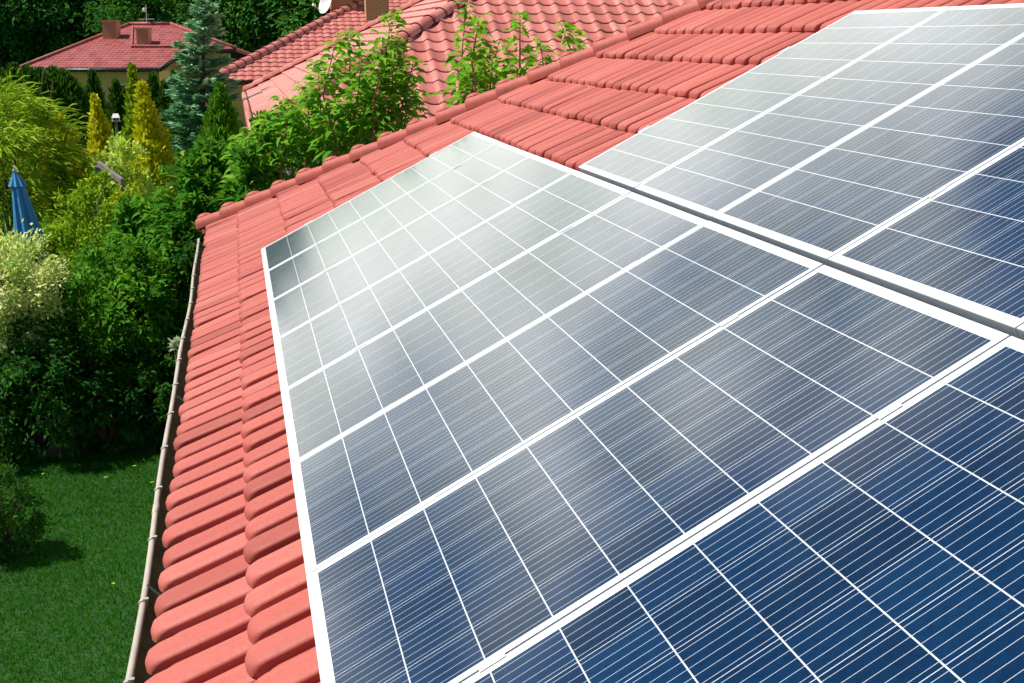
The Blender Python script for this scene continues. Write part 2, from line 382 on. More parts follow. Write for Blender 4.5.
# hip caps
hd = W(u_hip(6.4), 6.4, NT_) - W(u_hip(-.6), -.6, NT_); hl = np.linalg.norm(hd); hd /= hl
hs_ = np.cross(hd, (0, 0, 1)); hs_ /= np.linalg.norm(hs_); hu = np.cross(hs_, hd)
cap_len = .325; ncap = int(hl / cap_len)
def cap_mesh(end=False):
    seg = 12; prof = [(-.03, .108, 0.), (-.03, .120, .003), (.0, .124, .005), (.03, .121, .005), (.06, .114, .004), (.18, .110, .0), (.34, .102, -.012)]
    vs = []; fs = []
    for (x, r, dz) in prof:
        for j in range(seg + 1):
            th = math.pi * j / seg; k = r * .92 * (1 + .10 * abs(math.sin(2 * th)))
            vs.append((x, math.cos(th) * k * 1.0, math.sin(th) ** .8 * k * .98 + dz - .03))
    m = len(prof)
    for i in range(m - 1):
        for j in range(seg): fs.append((i*(seg+1)+j, i*(seg+1)+j+1, (i+1)*(seg+1)+j+1, (i+1)*(seg+1)+j))
    if end: fs.append(tuple(range(seg + 1)))
    # nub on the crown of the overlapping end
    n = len(vs); 
    for k in range(5):
        r = (.066, .058, .044, .024, .004)[k]; z = (-.014, .000, .010, .016, .018)[k]
        for j in range(10):
            th = 2 * math.pi * j / 10; vs.append((.012 + r * math.cos(th), r * 1.15 * math.sin(th), .095 + z))
    for k in range(4):
        for j in range(10): fs.append((n+k*10+j, n+k*10+(j+1) % 10, n+(k+1)*10+(j+1) % 10, n+(k+1)*10+j))
    mb = MB(); mb.add(vs, fs); return mb.mesh('hip_tile')
cm, ce = cap_mesh(), cap_mesh(True)
HO = W(u_hip(-.6), -.6, NT_ + .035) + hd * .07 + np.array([0, .02, 0])
rng = random.Random(5)
for i in range(ncap):
    o = link('hip_tile', ce if i == 0 else cm, M['cap'], house, True)
    P = HO + hd * (i * cap_len) + hu * rng.uniform(-.003, .003)
    o.matrix_world = plane_matrix(P, hd, -hs_, hu) @ Matrix.Rotation(rng.uniform(-.015, .015), 4, 'X')
    o.data.materials.clear(); o.data.materials.append(M['cap'])
# gutter: half round trough with a rolled outer bead
GX, GZ, GR = -.418, H0 - .485, .082
gy0, gy1 = -UEND, E1[1] + .02
def wig(y): return .006 * math.sin(y * 1.1 + .6) + .004 * math.sin(y * 2.3)
ys = np.linspace(gy1, gy0, 60)
b = MB(); seg = 12; vs = []; fs = []
for y in ys:
    for j in range(seg + 1):
        th = math.pi + math.pi * j / seg; vs.append((GX + wig(y) + GR * math.cos(th), y, GZ + GR * 1.05 * math.sin(th)))
    for j in range(seg + 1):
        th = 2 * math.pi - math.pi * j / seg; vs.append((GX + wig(y) + (GR + .004) * math.cos(th), y, GZ - .001 + (GR + .004) * 1.05 * math.sin(th)))
K = 2 * (seg + 1)
for i in range(len(ys) - 1):
    for j in range(K): fs.append((i*K+j, i*K+(j+1) % K, (i+1)*K+(j+1) % K, (i+1)*K+j))
fs.append(tuple(range(K)))
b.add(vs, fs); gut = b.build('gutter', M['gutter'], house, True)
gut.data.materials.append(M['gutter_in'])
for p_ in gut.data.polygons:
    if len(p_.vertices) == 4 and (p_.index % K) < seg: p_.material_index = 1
b = MB(); b.tube([(GX + wig(y) - GR - .006, y, GZ + .004) for y in ys], .0115, 10); b.build('bead', M['gutter'], gut, True)
for i, y in enumerate(np.arange(gy1 - .35, gy0, -.62)):
    c = MB(); x = GX + wig(y) - GR
    c.tube([(x - .006, y - .011, GZ + .004), (x - .006, y + .011, GZ + .004)], .0155, 10)
    c.box(x - .006, y - .009, GZ + .014, x + .012, y + .009, GZ + .022)
    c.build('gutter_clip', M['gutter'], gut)
for y in (-2.05, -4.75):
    c = MB(); c.tube([(GX - GR + .01, y, GZ + .012), (GX - .02, y - .05, GZ - .02), (GX + .05, y - .11, GZ + .02)], .006, 6); c.build('gutter_bracket', M['dark'], gut)
for (y, k) in ((-.9, 1), (-3.9, 1), (-7.0, 1)):
    c = MB(); c.tube([(GX + wig(y) - GR - .006, y - .06, GZ + .004), (GX + wig(y) - GR - .006, y + .06, GZ + .004)], .0135, 10); c.build('gutter_joint', M['gutter'], gut, True)

# ------------------------------------------------------------------ solar panels
def frame_mesh():
    b = MB(); hgt = .04
    def bar(x0, y0, x1, y1): b.box(x0, y0, -hgt, x1, y1, 0)
    bar(0, 0, LIP, PL); bar(PW - LIP, 0, PW, PL); bar(LIP, 0, PW - LIP, LIP + .003); bar(LIP, PL - LIP - .003, PW - LIP, PL)
    return b.mesh('frame')
def glass_mesh():
    b = MB(); b.box(LIP - .004, LIP, -.010, PW - LIP + .004, PL - LIP, -.0022); return b.mesh('glass')
fm, gm = frame_mesh(), glass_mesh()
LOW = ['solar panel at the far eave corner of the array, reflecting dark green trees',
       'second panel from the far end of the lower row, green reflection near its eave edge',
       'third panel from the far end of the lower row, pale all over',
       'lower row panel whose top end meets the first panel of the upper row',
       'grey reflecting panel in the middle of the lower row, fifth from its far end',
       'sixth panel from the far end of the lower row, grey with faint blue upper end',
       'lower row panel half grey half blue, just above the widest white seam of the picture',
       'nearest deep blue panel filling the bottom right corner',
       'panel at the near end of the lower row, mostly cut off by the frame edge']
UP = ['first panel of the upper row, edged by red tiles on its far side',
      'second panel from the far end of the upper row, pale grey blue',
      'third upper row panel from its far end, warm grey, touching the right edge',
      'upper row panel at the right edge turning deep blue below',
      'panel at the near end of the upper row, only its lower far corner in view']
def panel(k, row, label):
    v0 = row * (PL + GAPV)
    o = bpy.data.objects.new('solar_panel', None); C.objects.link(o); o.empty_display_size = .2
    rr = random.Random(k * 7 + row)
    o.matrix_world = ROOF_M @ Matrix.Translation((k * PITCH + .0035, v0, row * .008 + rr.uniform(-.001, .001))) @ Matrix.Rotation(rr.uniform(-.0009, .0009), 4, 'X') @ Matrix.Rotation(rr.uniform(-.0007, .0007), 4, 'Y')
    tag(o, label, 'solar panel', 'solar panels mounted in two rows on the tiled roof')
    f = link('frame', fm, M['frame'], o); bv = f.modifiers.new('bevel', 'BEVEL'); bv.width = .0018; bv.segments = 2
    link('glass', gm, M['pv'], o)
for k in range(9): panel(k, 0, LOW[k])
for k in range(3, 8): panel(k, 1, UP[k - 3])
# rails with end and mid clamps
def rail(v, k0, k1, over, label, lift=0.0):
    o = bpy.data.objects.new('mounting_rail', None); C.objects.link(o); o.empty_display_size = .2
    o.matrix_world = ROOF_M @ Matrix.Translation((k0 * PITCH - over, v, -.041 + lift))
    tag(o, label, 'mounting rail', 'aluminium rails under the solar panels')
    Ln = (k1 - k0) * PITCH + over + .06
    b = MB(); b.box(0, -.02, -.04, Ln, -.006, 0); b.box(0, .006, -.04, Ln, .02, 0); b.box(0, -.006, -.04, Ln, .006, -.012); b.build('profile', M['alu'], o, bevel=.0015)
    for k in range(k0 + 1, k1):
        c = MB(); x = (k - k0) * PITCH + over
        c.box(x - .014, -.030, .0412, x + .014, .030, .0434); c.lathe((x, 0, .0434), [(.006, 0), (.006, .002), (.0, .002)], 8); c.build('clamp', M['frame'], o, bevel=.001)
    c = MB(); c.box(over - .030, -.03, -.0, over - .001, .03, .0415); c.box(over - .010, -.03, .0415, over + .010, .03, .045); c.build('clamp', M['frame'], o, bevel=.001)
    for k in range(k0, k1 + 1):
        h = MB(); x = min((k - k0) * PITCH + over + .35, Ln - .1); h.box(x - .015, -.03, -.10, x + .015, .03, -.041); h.build('roof_hook', M['alu'], o)
RL = PL + GAPV
rail(.36, 0, 9, .035, 'aluminium rail under the eave side of the lower panel row')
rail(1.33, 0, 9, .035, 'aluminium rail under the upper side of the lower panel row')
rail(RL + .385, 3, 8, .10, 'aluminium rail with its end showing beside tiles, lower of the two under the upper row', .008)
rail(RL + 1.225, 3, 8, .10, 'aluminium rail with its end showing beside tiles, topmost of all', .008)

# ------------------------------------------------------------------ ground
b = MB(); b.add([(-500, -200, 0), (500, -200, 0), (500, 700, 0), (-500, 700, 0)], [(0, 1, 2, 3)])
t = NT('lawn_soil'); co = t.coord(); n1 = t.noise(co, .9, 4); n2 = t.noise(co, 25, 5, .7)
t.set(Base_Color=t.mix(.5, t.ramp(n1, [(.35, (.003, .048, .002)), (.65, (.007, .075, .003))]), t.ramp(n2, [(.3, (.003, .035, .002)), (.7, (.012, .085, .004))])), Roughness=.9).bump(n2, .6, .04)
ground = tag(b.build('lawn', t.m), kind='structure')

# ------------------------------------------------------------------ foliage machinery
def unit(a): return a / (np.linalg.norm(a, axis=-1, keepdims=True) + 1e-9)
def leaf_mesh(name, Cn, ax, nr, L, Wd, droop=.15, tint=None, fat=.38):
    """one mesh of leaves: base, two pairs of side points, tip; three quads' worth of blade"""
    n = len(Cn); L = np.broadcast_to(L, n)[:, None]; Wd = np.broadcast_to(Wd, n)[:, None]
    ax = unit(ax); sd_ = unit(np.cross(ax, nr)); up = np.cross(sd_, ax)
    dn = np.array([0, 0, -1.0])
    m1 = Cn + ax * L * .36 + dn * droop * L * .10; m2 = Cn + ax * L * .70 + dn * droop * L * .42; tp = Cn + ax * L + dn * droop * L
    fold = up * Wd * .14
    V = np.stack([Cn, m1 - sd_ * Wd * .5 + fold, m1 + sd_ * Wd * .5 + fold, m2 - sd_ * Wd * fat + fold, m2 + sd_ * Wd * fat + fold, tp, m1, m2], 1)
    Q = np.array([[0, 6, 6, 1]])                        # replaced below
    Q = np.array([[0, 6, 7, 1], [1, 7, 5, 3], [0, 2, 7, 6], [2, 4, 5, 7]])
    Q = np.array([[0, 6, 1, 0], [6, 7, 3, 1], [7, 5, 3, 7], [0, 2, 6, 0], [6, 2, 4, 7], [7, 4, 5, 7]])
    # two quads per half-blade keep every face a quad
    Q = np.array([[0, 6, 3, 1], [6, 7, 5, 3], [0, 2, 4, 6], [6, 4, 5, 7]])
    F = (Q[None] + (np.arange(n) * 8)[:, None, None]).reshape(-1, 4)
    if tint is None: tint = np.full(n, .5)
    return mesh_np(name, V.reshape(-1, 3), F, np.repeat(np.clip(tint, 0, 1), 8))
def blade_mesh(name, Cn, ax, nr, L, Wd, tint, bend=0.):
    n = len(Cn); L = np.broadcast_to(L, n)[:, None]; Wd = np.broadcast_to(Wd, n)[:, None]
    ax = unit(ax); sd_ = unit(np.cross(ax, nr)); dn = np.array([0, 0, -1.0])
    mid = Cn + ax * L * .5 + dn * bend * L * .2; tp = Cn + ax * L + dn * bend * L
    V = np.stack([Cn - sd_ * Wd * .3, Cn + sd_ * Wd * .3, mid - sd_ * Wd * .5, mid + sd_ * Wd * .5, tp - sd_ * Wd * .12, tp + sd_ * Wd * .12], 1)
    Q = np.array([[0, 1, 3, 2], [2, 3, 5, 4]])
    F = (Q[None] + (np.arange(n) * 6)[:, None, None]).reshape(-1, 4)
    return mesh_np(name, V.reshape(-1, 3), F, np.repeat(np.clip(tint, 0, 1), 6))
def clumps(rng, n, nc, rad, rc, low=-.9, surf=.75):
    """leaf positions: nc clumps set through an ellipsoid's shell, n leaves in all"""
    d = unit(rng.normal(size=(nc, 3))); d[:, 2] = np.where(d[:, 2] < low, -d[:, 2], d[:, 2])
    r = np.where(rng.random(nc) < surf, rng.uniform(.74, 1.02, nc), rng.uniform(.25, .74, nc))
    cc = d * r[:, None] * np.array(rad)
    k = rng.integers(0, nc, n); off = rng.normal(size=(n, 3)) * .42
    sz = rng.uniform(.6, 1.35, nc)[k][:, None]
    p = cc[k] + off * rc * sz
    out = unit(p / np.array(rad) + off * .35)
    ct = rng.normal(0, .16, nc)[k]
    return p, out, ct, cc
def stems(mb, base, tips, r0, r1=.006, seg=6, sag=.0):
    for tp in tips:
        tp = np.array(tp, float); mid = base * .5 + tp * .5 + np.array([0, 0, .12 * np.linalg.norm(tp - base)])
        mb.tube([base, base * .6 + mid * .4, mid, tp], [r0, r0 * .75, r0 * .45, r1], seg)
def gpos(px, D):
    p = at(px, 200, D); return np.array([p[0], p[1], 0.0])
def zpix(px, py, D): return at(px, py, D)[2]

def bush(name, label, cat, px, D, ptop, wpx, mat, n, L, Wd, seed, group=None, zb=0.0, droop=.15, nc=60, rc=.3, depth=1.0, up=.35, tbias=.45, surf=.75, woody=True, part='foliage'):
    """leafy shrub standing on the ground, its crown top at image row ptop and wpx wide"""
    rng = np.random.default_rng(seed); g = gpos(px, D); zt = zpix(px, ptop, D); rx = wpx * D / FPX / 2
    rz = (zt - zb) / 2; cz = zb + rz
    root = empty(name, (g[0], g[1], 0), label, cat, group)
    p, out, ct, cc = clumps(rng, n, nc, (rx, rx * depth, rz), rc * min(rx, rz))
    p = p[:, 0:1] * RH + p[:, 1:2] * FH + p[:, 2:3] * np.array([0, 0, 1.])
    out = out[:, 0:1] * RH + out[:, 1:2] * FH + out[:, 2:3] * np.array([0, 0, 1.])
    cc = cc[:, 0:1] * RH + cc[:, 1:2] * FH + cc[:, 2:3] * np.array([0, 0, 1.])
    p[:, 2] += cz; p[:, 2] = np.maximum(p[:, 2], .03)
    ax = unit(out * .7 + rng.normal(size=p.shape) * .55 + np.array([0, 0, up])); nr = unit(out * .5 + np.array([0, 0, .9]) + rng.normal(size=p.shape) * .45)
    me = leaf_mesh(part, p, ax, nr, L * rng.uniform(.65, 1.25, n), Wd * rng.uniform(.7, 1.2, n), droop, tbias + ct + rng.normal(0, .17, n) )
    f = link(part, me, L_[mat], root)
    if woody:
        mb = MB(); base = np.array([0, 0, 0.])
        k = rng.choice(len(cc), min(10, len(cc)), replace=False)
        stems(mb, base, [c * .85 + np.array([0, 0, cz]) for c in cc[k] if c[2] + cz > .3], .035 * max(rx, .6))
        mb.build('stem', M['bark'], root, True)
    return root

def conifer(name, label, cat, px, D, ptop, wpx, mat, n, L, Wd, seed, group=None, lean=0., shape=.8, up=1.1, pbase=None, ragged=.12, tbias=.45, bend=0., lump=7):
    """columnar conifer of upright sprays"""
    rng = np.random.default_rng(seed); g = gpos(px, D); zt = zpix(px, ptop, D); R = wpx * D / FPX / 2
    root = empty(name, (g[0], g[1], 0), label, cat, group)
    h = rng.random(n) ** .85; th = rng.uniform(0, 2 * math.pi, n)
    prof = np.where(h < .22, .72 + .28 * h / .22, np.maximum(0, 1 - ((h - .22) / .78) ** (1 / max(shape, .05) if shape > 1 else 1.0 / shape)) )
    prof = np.maximum(prof, .03)
    lob = 1 + ragged * np.sin(th * 3 + h * lump * 2.1 + seed) + ragged * np.sin(h * lump * 6 + th * 2 + seed * 1.7) * .8
    rr = R * prof * lob * (1 - .45 * rng.random(n) ** 1.5)
    out = np.stack([np.cos(th), np.sin(th), 0 * th], 1)
    p = out * rr[:, None]; p[:, 2] = .05 + h * (zt - .05 - L * .6)
    p[:, :2] += (RH[:2] * lean)[None] * (h ** 1.3)[:, None]
    tp_ = (1 - .75 * h ** 3)[:, None]
    ax = unit(out * rng.uniform(.2, .9, n)[:, None] * tp_ + np.array([0, 0, up]) + rng.normal(size=p.shape) * .28)
    nr = unit(np.cross(ax, rng.normal(size=p.shape)))
    tint = tbias + .16 * np.sin(th * 4 + h * 23 + seed) + rng.normal(0, .18, n)
    link('foliage', blade_mesh('foliage', p, ax, nr, L * rng.uniform(.6, 1.3, n) * (.45 + .55 * tp_[:, 0]), Wd * rng.uniform(.7, 1.3, n), tint, bend), L_[mat], root)
    mb = MB(); mb.tube([(0, 0, 0), (RH[0] * lean * .4, RH[1] * lean * .4, zt * .5), (RH[0] * lean * .95, RH[1] * lean * .95, zt * .93)], [R * .14, R * .09, .01], 7); mb.build('trunk', M['bark'], root, True)
    return root

# ------------------------------------------------------------------ house with the yellow walls, far off
DF = 84.0
def far_house():
    root = empty('house', gpos(110, DF + 5), 'far house with low red hip roof, yellow walls and two brick chimneys', 'house')
    inv = Matrix.Translation(-Vector(root.location))
    eL, eN = at(21, 66, DF), at(160, 69, DF)
    ez = (eL[2] + eN[2]) / 2; eL[2] = eN[2] = ez
    ridge = at(130, 24.5, DF + 7.5); rz = ridge[2]
    ex = unit(eN - eL); n = np.cross(ex, unit(ridge - eL)); n /= np.linalg.norm(n)
    if n[2] < 0: n = -n
    P = lambda px, py: onplane(px, py, eL, n)
    rl, rr = P(130, 24.5), P(171, 24.5); rr[2] = rl[2]
    mnt, far = P(187, 48.5), P(255, 55)
    far[2] = mnt[2]
    o3 = Vector(root.location)
    loc = lambda q: tuple(np.array(q) - np.array(o3))
    poly = [eL, eN, mnt, P(236, 48.5), rr, rl]
    # roof plane as profiled tiles: fine steps along the slope
    sl = unit(rl - eL - ex * np.dot(rl - eL, ex)); m = MB()
    m.slab([loc(q) for q in poly], (0, 0, -.22)); rf = m.build('roof', M['tile_far'], root)
    back = [rl, rr, rr + FH * 7.5 + np.array([0, 0, -(rz - ez)]) + ex * 5, rl + FH * 7.5 + np.array([0, 0, -(rz - ez)]) - ex * 6]
    m = MB(); m.slab([loc(q) for q in back][::-1], (0, 0, -.22)); m.slab([loc(q) for q in (eL, rl, back[3])], (0, 0, -.2)); m.slab([loc(q) for q in (rr, poly[3], back[2])], (0, 0, -.2))
    m.build('back_roof', M['tile_far'], root)
    # raised courses
    m = MB()
    L1 = np.dot(rl - eL, sl); k = 0
    for s in np.arange(.20, L1 - .1, .34):
        t = s / L1; a = eL + (rl - eL) * t
        if s < np.dot(mnt - eL, sl): bnd = eN + (mnt - eN) * (s / np.dot(mnt - eN, sl))
        else:
            q3 = poly[3]; bnd = q3 + (rr - q3) * ((s - np.dot(q3 - eL, sl)) / np.dot(rr - q3, sl))
        m.frame_box(loc(a + n * .002), bnd - a, sl * .05, n * .018)
    for s in np.arange(.3, np.dot(eN - eL, ex), .30):      # rolls down the slope
        top = min(L1, L1 * s / max(np.dot(rl - eL, ex), .1))
        e_ = np.dot(eN - eL, ex)
        m.frame_box(loc(eL + ex * s + n * .002), ex * .07, sl * (top - .05), n * .014)
    for s in np.arange(np.dot(mnt - eL, ex) - 1.6, np.dot(poly[3] - eL, ex) - .2, .42):
        s0 = np.dot(mnt - eL, sl); q3 = poly[3]
        u3 = np.dot(q3 - eL, ex); ur = np.dot(rr - eL, ex)
        top = L1 if s < ur else L1 - (L1 - s0) * (s - ur) / (u3 - ur)
        if top - s0 > .1: m.frame_box(loc(eL + ex * s + sl * (s0 + .02) + n * .002), ex * .07, sl * (top - s0 - .05), n * .014)
    m.build('tile_relief', M['tile_far'], root)
    m = MB()
    for a, c in ((eL, rl), (rl, rr), (rr, poly[3])):
        m.tube([loc(a + n * .05), loc(c + n * .05)], .12, 8)
    m.build('ridge_cap', M['tile_far'], root, True)
    m = MB(); m.tube([loc(eL - sl * .1 - (0, 0, .12)), loc(eN - sl * .1 - (0, 0, .12))], .11, 8); m.frame_box(loc(eN + n * .01 - (0, 0, .25)), mnt - eN, ex * .06, (0, 0, .27)); m.frame_box(loc(mnt - (0, 0, .25)), poly[3] - mnt, -sl * .06, (0, 0, .22)); m.build('gutter', M['dark_gutter'], root, True)
    m = MB(); dn = np.array([0, 0, -1.0])
    wl_, wr = eL + ex * .6 + FH * .5, eN - ex * .25 + FH * .5
    hgt = ez - .2
    m.frame_box(loc(wl_ + dn * (hgt)), wr - wl_, FH * .3, (0, 0, hgt - .2))
    m.frame_box(loc(wr + dn * hgt), (mnt + FH * .4 - ex * .25) - wr, ex * -.3, (0, 0, hgt - .15))
    m.slab([loc(wr - (0, 0, .2)), loc(mnt + FH * .4 - ex * .25 - (0, 0, .2)), loc(np.array([mnt[0], mnt[1], ez - .2]) + FH * .4 - ex * .25)], ex * -.3)
    w2 = mnt + FH * .5 - ex * .3; w2[2] = ez; w3 = poly[3] + FH * .5 - ex * .6; w3[2] = ez
    m.frame_box(loc(w2 - (0, 0, hgt)), w3 - w2, FH * .3, (0, 0, mnt[2] - .25 + hgt - ez))
    m.build('wall', M['wall_y'], root)
    m = MB()
    # small ridge wall line on the roof (upper roof step with its flashing)
    a, c = P(131, 47.8), P(186, 47.8); m.frame_box(loc(a), c - a, sl * .16, n * .14); d_ = P(132, 27); m.frame_box(loc(a), ex * .10, d_ - a, n * .12)
    m.build('ridge_step', M['tile_far'], root)
    for (xa, xb, yt, yb, nm) in ((101.5, 118.5, 19, 39, 'brick'), (135.5, 150, 27, 45, 'brick')):
        bs = P((xa + xb) / 2, yb); wd = (xb - xa) * DF / FPX * .84; ht = (yb - yt + 2) * DF / FPX
        m = MB(); m.frame_box(loc(bs - ex * wd / 2 - (0, 0, .25)), ex * wd, FH * wd * .8, (0, 0, ht)); m.frame_box(loc(bs - ex * (wd / 2 + .05) - FH * .05 + (0, 0, ht - .25)), ex * (wd + .1), FH * (wd * .8 + .1), (0, 0, .10)); m.build('chimney', M[nm], root)
    m = MB(); am = P(147, 25); m.tube([loc(am), loc(am + (0, 0, 1.25))], .025, 6); m.frame_box(loc(am + (-.5, 0, .35)), ex * 1.0, FH * .04, (0, 0, .05)); m.lathe(loc(am + (-.12, 0, .95)), [(.0, -.13), (.09, -.1), (.11, .0), (.08, .14), (0, .16)], 8); m.build('antenna', M['white'], root)
    m = MB(); wpos = wl_ + (wr - wl_) * .62
    m.frame_box(loc(wpos - FH * .03 - (0, 0, 2.2)), ex * 1.3, FH * .05, (0, 0, 1.2)); wf = m.build('window', M['white'], root)
    m = MB(); m.frame_box(loc(wpos + ex * .1 - FH * .05 - (0, 0, 2.1)), ex * 1.1, FH * .03, (0, 0, 1.0)); m.build('pane', M['glasspane'], wf)
far_house()

# ------------------------------------------------------------------ neighbour's two roofs
X, Y = np.array([1., 0, 0]), np.array([0, 1., 0])
def hip_front(E, tp, wid, nm_root, sheet_mat, rib, gauge, prof, thick, vmax, xlen, course_dir=True, nv=2):
    """front slope (facing -Y) of a hip roof with its lower left corner at E; left hip runs at 45 degrees in plan"""
    th = math.atan(tp); c, s = math.cos(th), math.sin(th); kk = c      # du = dv*cos
    vs = list(np.arange(0, vmax, gauge))
    me = tile_sheet('roof_tiles', 0, xlen, vs, rib, len(prof[0]), prof, thick, lambda u, v, va, vb: u > (va + gauge * .3) * kk, nose=.0, nv=nv, jit=.002, seed=11)
    o = link('front_slope', me, sheet_mat, nm_root, True)
    setw(o, plane_matrix(E, X, Y * c + np.array([0, 0, s]), Y * -s + np.array([0, 0, c])))
    e = o.modifiers.new('es', 'EDGE_SPLIT'); e.split_angle = math.radians(50)
    return o
def solve_tp(E, pix):
    """pitch that sends the 45 degree hip from E through an image point"""
    best = None
    for s in np.linspace(.5, 14, 2000):
        q = E + (X + Y) * s; d = ray(*pix); t = np.dot(d[:2], q[:2] - CAM[:2]) / np.dot(d[:2], d[:2]); r = CAM + d * t
        e = np.linalg.norm(r[:2] - q[:2])
        if best is None or e < best[0]: best = (e, (r[2] - E[2]) / s)
    return best[1]
def left_face(E, tp, wid, root, mat, gauge):
    th = math.atan(tp); c, s = math.cos(th), math.sin(th)
    A, B_, Ap = E, E + Y * wid, E + np.array([wid / 2, wid / 2, wid / 2 * tp])
    n = np.array([-s, 0, c]); m = MB(); Lr = np.array(root.location)
    L = np.linalg.norm(Ap - (A + B_) / 2); sl = (Ap - (A + B_) / 2) / L
    k = 0
    for v in np.arange(0, L - gauge * .5, gauge):           # lapped courses, each a wedge
        t0, t1 = v / L, min((v + gauge + .03) / L, 1)
        a0, b0 = A + (Ap - A) * t0, B_ + (Ap - B_) * t0; a1, b1 = A + (Ap - A) * t1, B_ + (Ap - B_) * t1
        m.add([a0 - Lr, b0 - Lr, b1 - Lr, a1 - Lr, a0 + n * .035 - Lr, b0 + n * .035 - Lr], [(0, 1, 5, 4), (4, 5, 2, 3)])
    m.build('side_slope', mat, root)
    return Ap, B_
def caps(root, A, Bq, step, r, mat):
    d = Bq - A; L = np.linalg.norm(d); d = d / L; sd_ = unit(np.cross(d, (0, 0, 1))); up = np.cross(sd_, d)
    Lr = np.array(root.location)
    m = MB()
    for i in range(int(L / step)):
        P = A + d * i * step - Lr; seg = 8; vs = []
        for (x, rr) in ((0, r * 1.12), (.02, r * 1.15), (step * .55, r), (step * 1.1, r * .9)):
            for j in range(seg + 1):
                a = math.pi * j / seg; vs.append(P + d * x + sd_ * math.cos(a) * rr + up * (math.sin(a) * rr - r * .15))
        m.add(vs, [(q*(seg+1)+j, q*(seg+1)+j+1, (q+1)*(seg+1)+j+1, (q+1)*(seg+1)+j) for q in range(3) for j in range(seg)])
    m.build('hip_caps', mat, root, True)
sq = np.array([0, .08, .18, .28, .38, .48, .60, .72, .84, .94]); sh = np.array([.0, .020, .036, .036, .020, .004, -.004, -.008, -.008, -.005])
# nearer roof
D2 = 22.0
E_ = at(258, 131, D2); tp2 = solve_tp(E_, (465, 0)); W2 = 17.8
h2 = empty('house', (E_[0] + 6, E_[1] + 6, 0), 'neighbouring house with large salmon tiles behind the leafy shoots', 'house')
hip_front(E_, tp2, W2, h2, M['tile_front'], .33, .36, (sq, sh * 1.1), .03, W2 / 2 * math.hypot(1, tp2), 16.5)
Ap2, B2 = left_face(E_, tp2, W2, h2, M['tile_front'], .36)
caps(h2, E_ + np.array([0, 0, .04]), Ap2, .40, .14, M['tile_front'])
caps(h2, B2 + np.array([0, 0, .04]), Ap2, .40, .14, M['tile_front'])
m = MB(); Lr = np.array(h2.location)
AR = Ap2 + X * 8; BR = B2 + X * 25; ER = E_ + X * 25
m.slab([q - Lr for q in (B2, BR, AR, Ap2)], (0, 0, -.05)); m.build('back_slope', M['tile_front'], h2)
m = MB(); m.box(*(E_ + np.array([.5, .5, -E_[2] - .3]) - Lr), *(E_ + np.array([16, W2 - .5, -.12]) - Lr)); m.build('wall', M['wall_grey'], h2)
m = MB(); m.tube([E_ - Lr + (-.08, -.1, -.06), E_ - Lr + (-.08, W2, -.06)], .07, 8); m.tube([E_ - Lr + (-.08, -.1, -.06), E_ - Lr + (16, -.1, -.06)], .07, 8); m.build('gutter', M['tile_front'], h2, True)
# farther roof with scallop tiles
D3 = 50.0
E3_ = at(211, 81.5, D3); tp3 = solve_tp(E3_, (365, 0)); W3 = 16.
h3 = empty('house', (E3_[0] + 7, E3_[1] + 7, 0), 'second neighbouring house with small scalloped pink tiles and brick chimneys', 'house')
q3 = np.linspace(0, .95, 9); s3 = .03 * np.abs(np.sin(np.pi * q3))
hip_front(E3_, tp3, W3, h3, M['tile_back'], .30, .34, (q3, s3), .045, W3 / 2 * math.hypot(1, tp3), 17)
Ap3, B3 = left_face(E3_, tp3, W3, h3, M['tile_back'], .34)
caps(h3, E3_ + np.array([0, 0, .05]), Ap3, .42, .20, M['tile_back'])
m = MB(); Lr = np.array(h3.location); m.slab([q - Lr for q in (B3, B3 + X * 22, Ap3 + X * 6, Ap3)], (0, 0, -.05)); m.build('back_slope', M['tile_back'], h3)
m = MB(); m.box(*(E3_ + np.array([.5, .5, -E3_[2] - .3]) - Lr), *(E3_ + np.array([16, W3 - .5, -.15]) - Lr)); m.build('wall', M['wall_y'], h3)
th3 = math.atan(tp3); nf = np.array([0, -math.sin(th3), math.cos(th3)])
cb_ = onplane(378, 22, E3_, nf); m = MB(); wdt = 25 * D3 / FPX
m.frame_box(cb_ - Lr - X * wdt / 2 - (0, 0, .3), X * wdt, Y * .7, (0, 0, 2.6)); m.frame_box(cb_ - Lr - X * (wdt / 2 + .06) - Y * .06 + (0, 0, 2.3), X * (wdt + .12), Y * .82, (0, 0, .12)); m.build('chimney', M['brick_y'], h3)
c2 = at(342, 8, D3 + 6.5); m = MB(); m.frame_box(c2 - Lr - X * .42 - (0, 0, 1.0), X * .84, Y * .7, (0, 0, 3.0)); m.frame_box(c2 - Lr - X * .48 - Y * .06 + (0, 0, 2.0), X * .96, Y * .82, (0, 0, .1)); m.build('chimney', M['brick'], h3)
dp = at(325, 3, D3 + 6.2); dish = MB(); dl = dp - Lr
fc = unit(np.array([-.75, -.55, .35])); a1 = unit(np.cross(fc, (0, 0, 1))); a2 = np.cross(a1, fc); vs = []; fs = []
for i, (r, o_) in enumerate(((.02, -.12), (.16, -.10), (.30, -.05), (.40, .0), (.41, .0), (.40, -.025), (.30, -.075), (.16, -.125), (.02, -.145))):
    for j in range(18): vs.append(dl + a1 * r * math.cos(j * math.pi / 9) * .85 + a2 * r * 1.1 * math.sin(j * math.pi / 9) + fc * o_)
for i in range(8):
    for j in range(18): fs.append((i*18+j, i*18+(j+1) % 18, (i+1)*18+(j+1) % 18, (i+1)*18+j))
dish.add(vs, fs)
dr = empty('satellite_dish', dp - (0, 0, .5), 'white satellite dish beside the brown brick chimney of the scalloped roof', 'satellite dish')
o = dish.build('reflector', M['white'], dr, True); setw(o, Matrix.Translation(Lr))
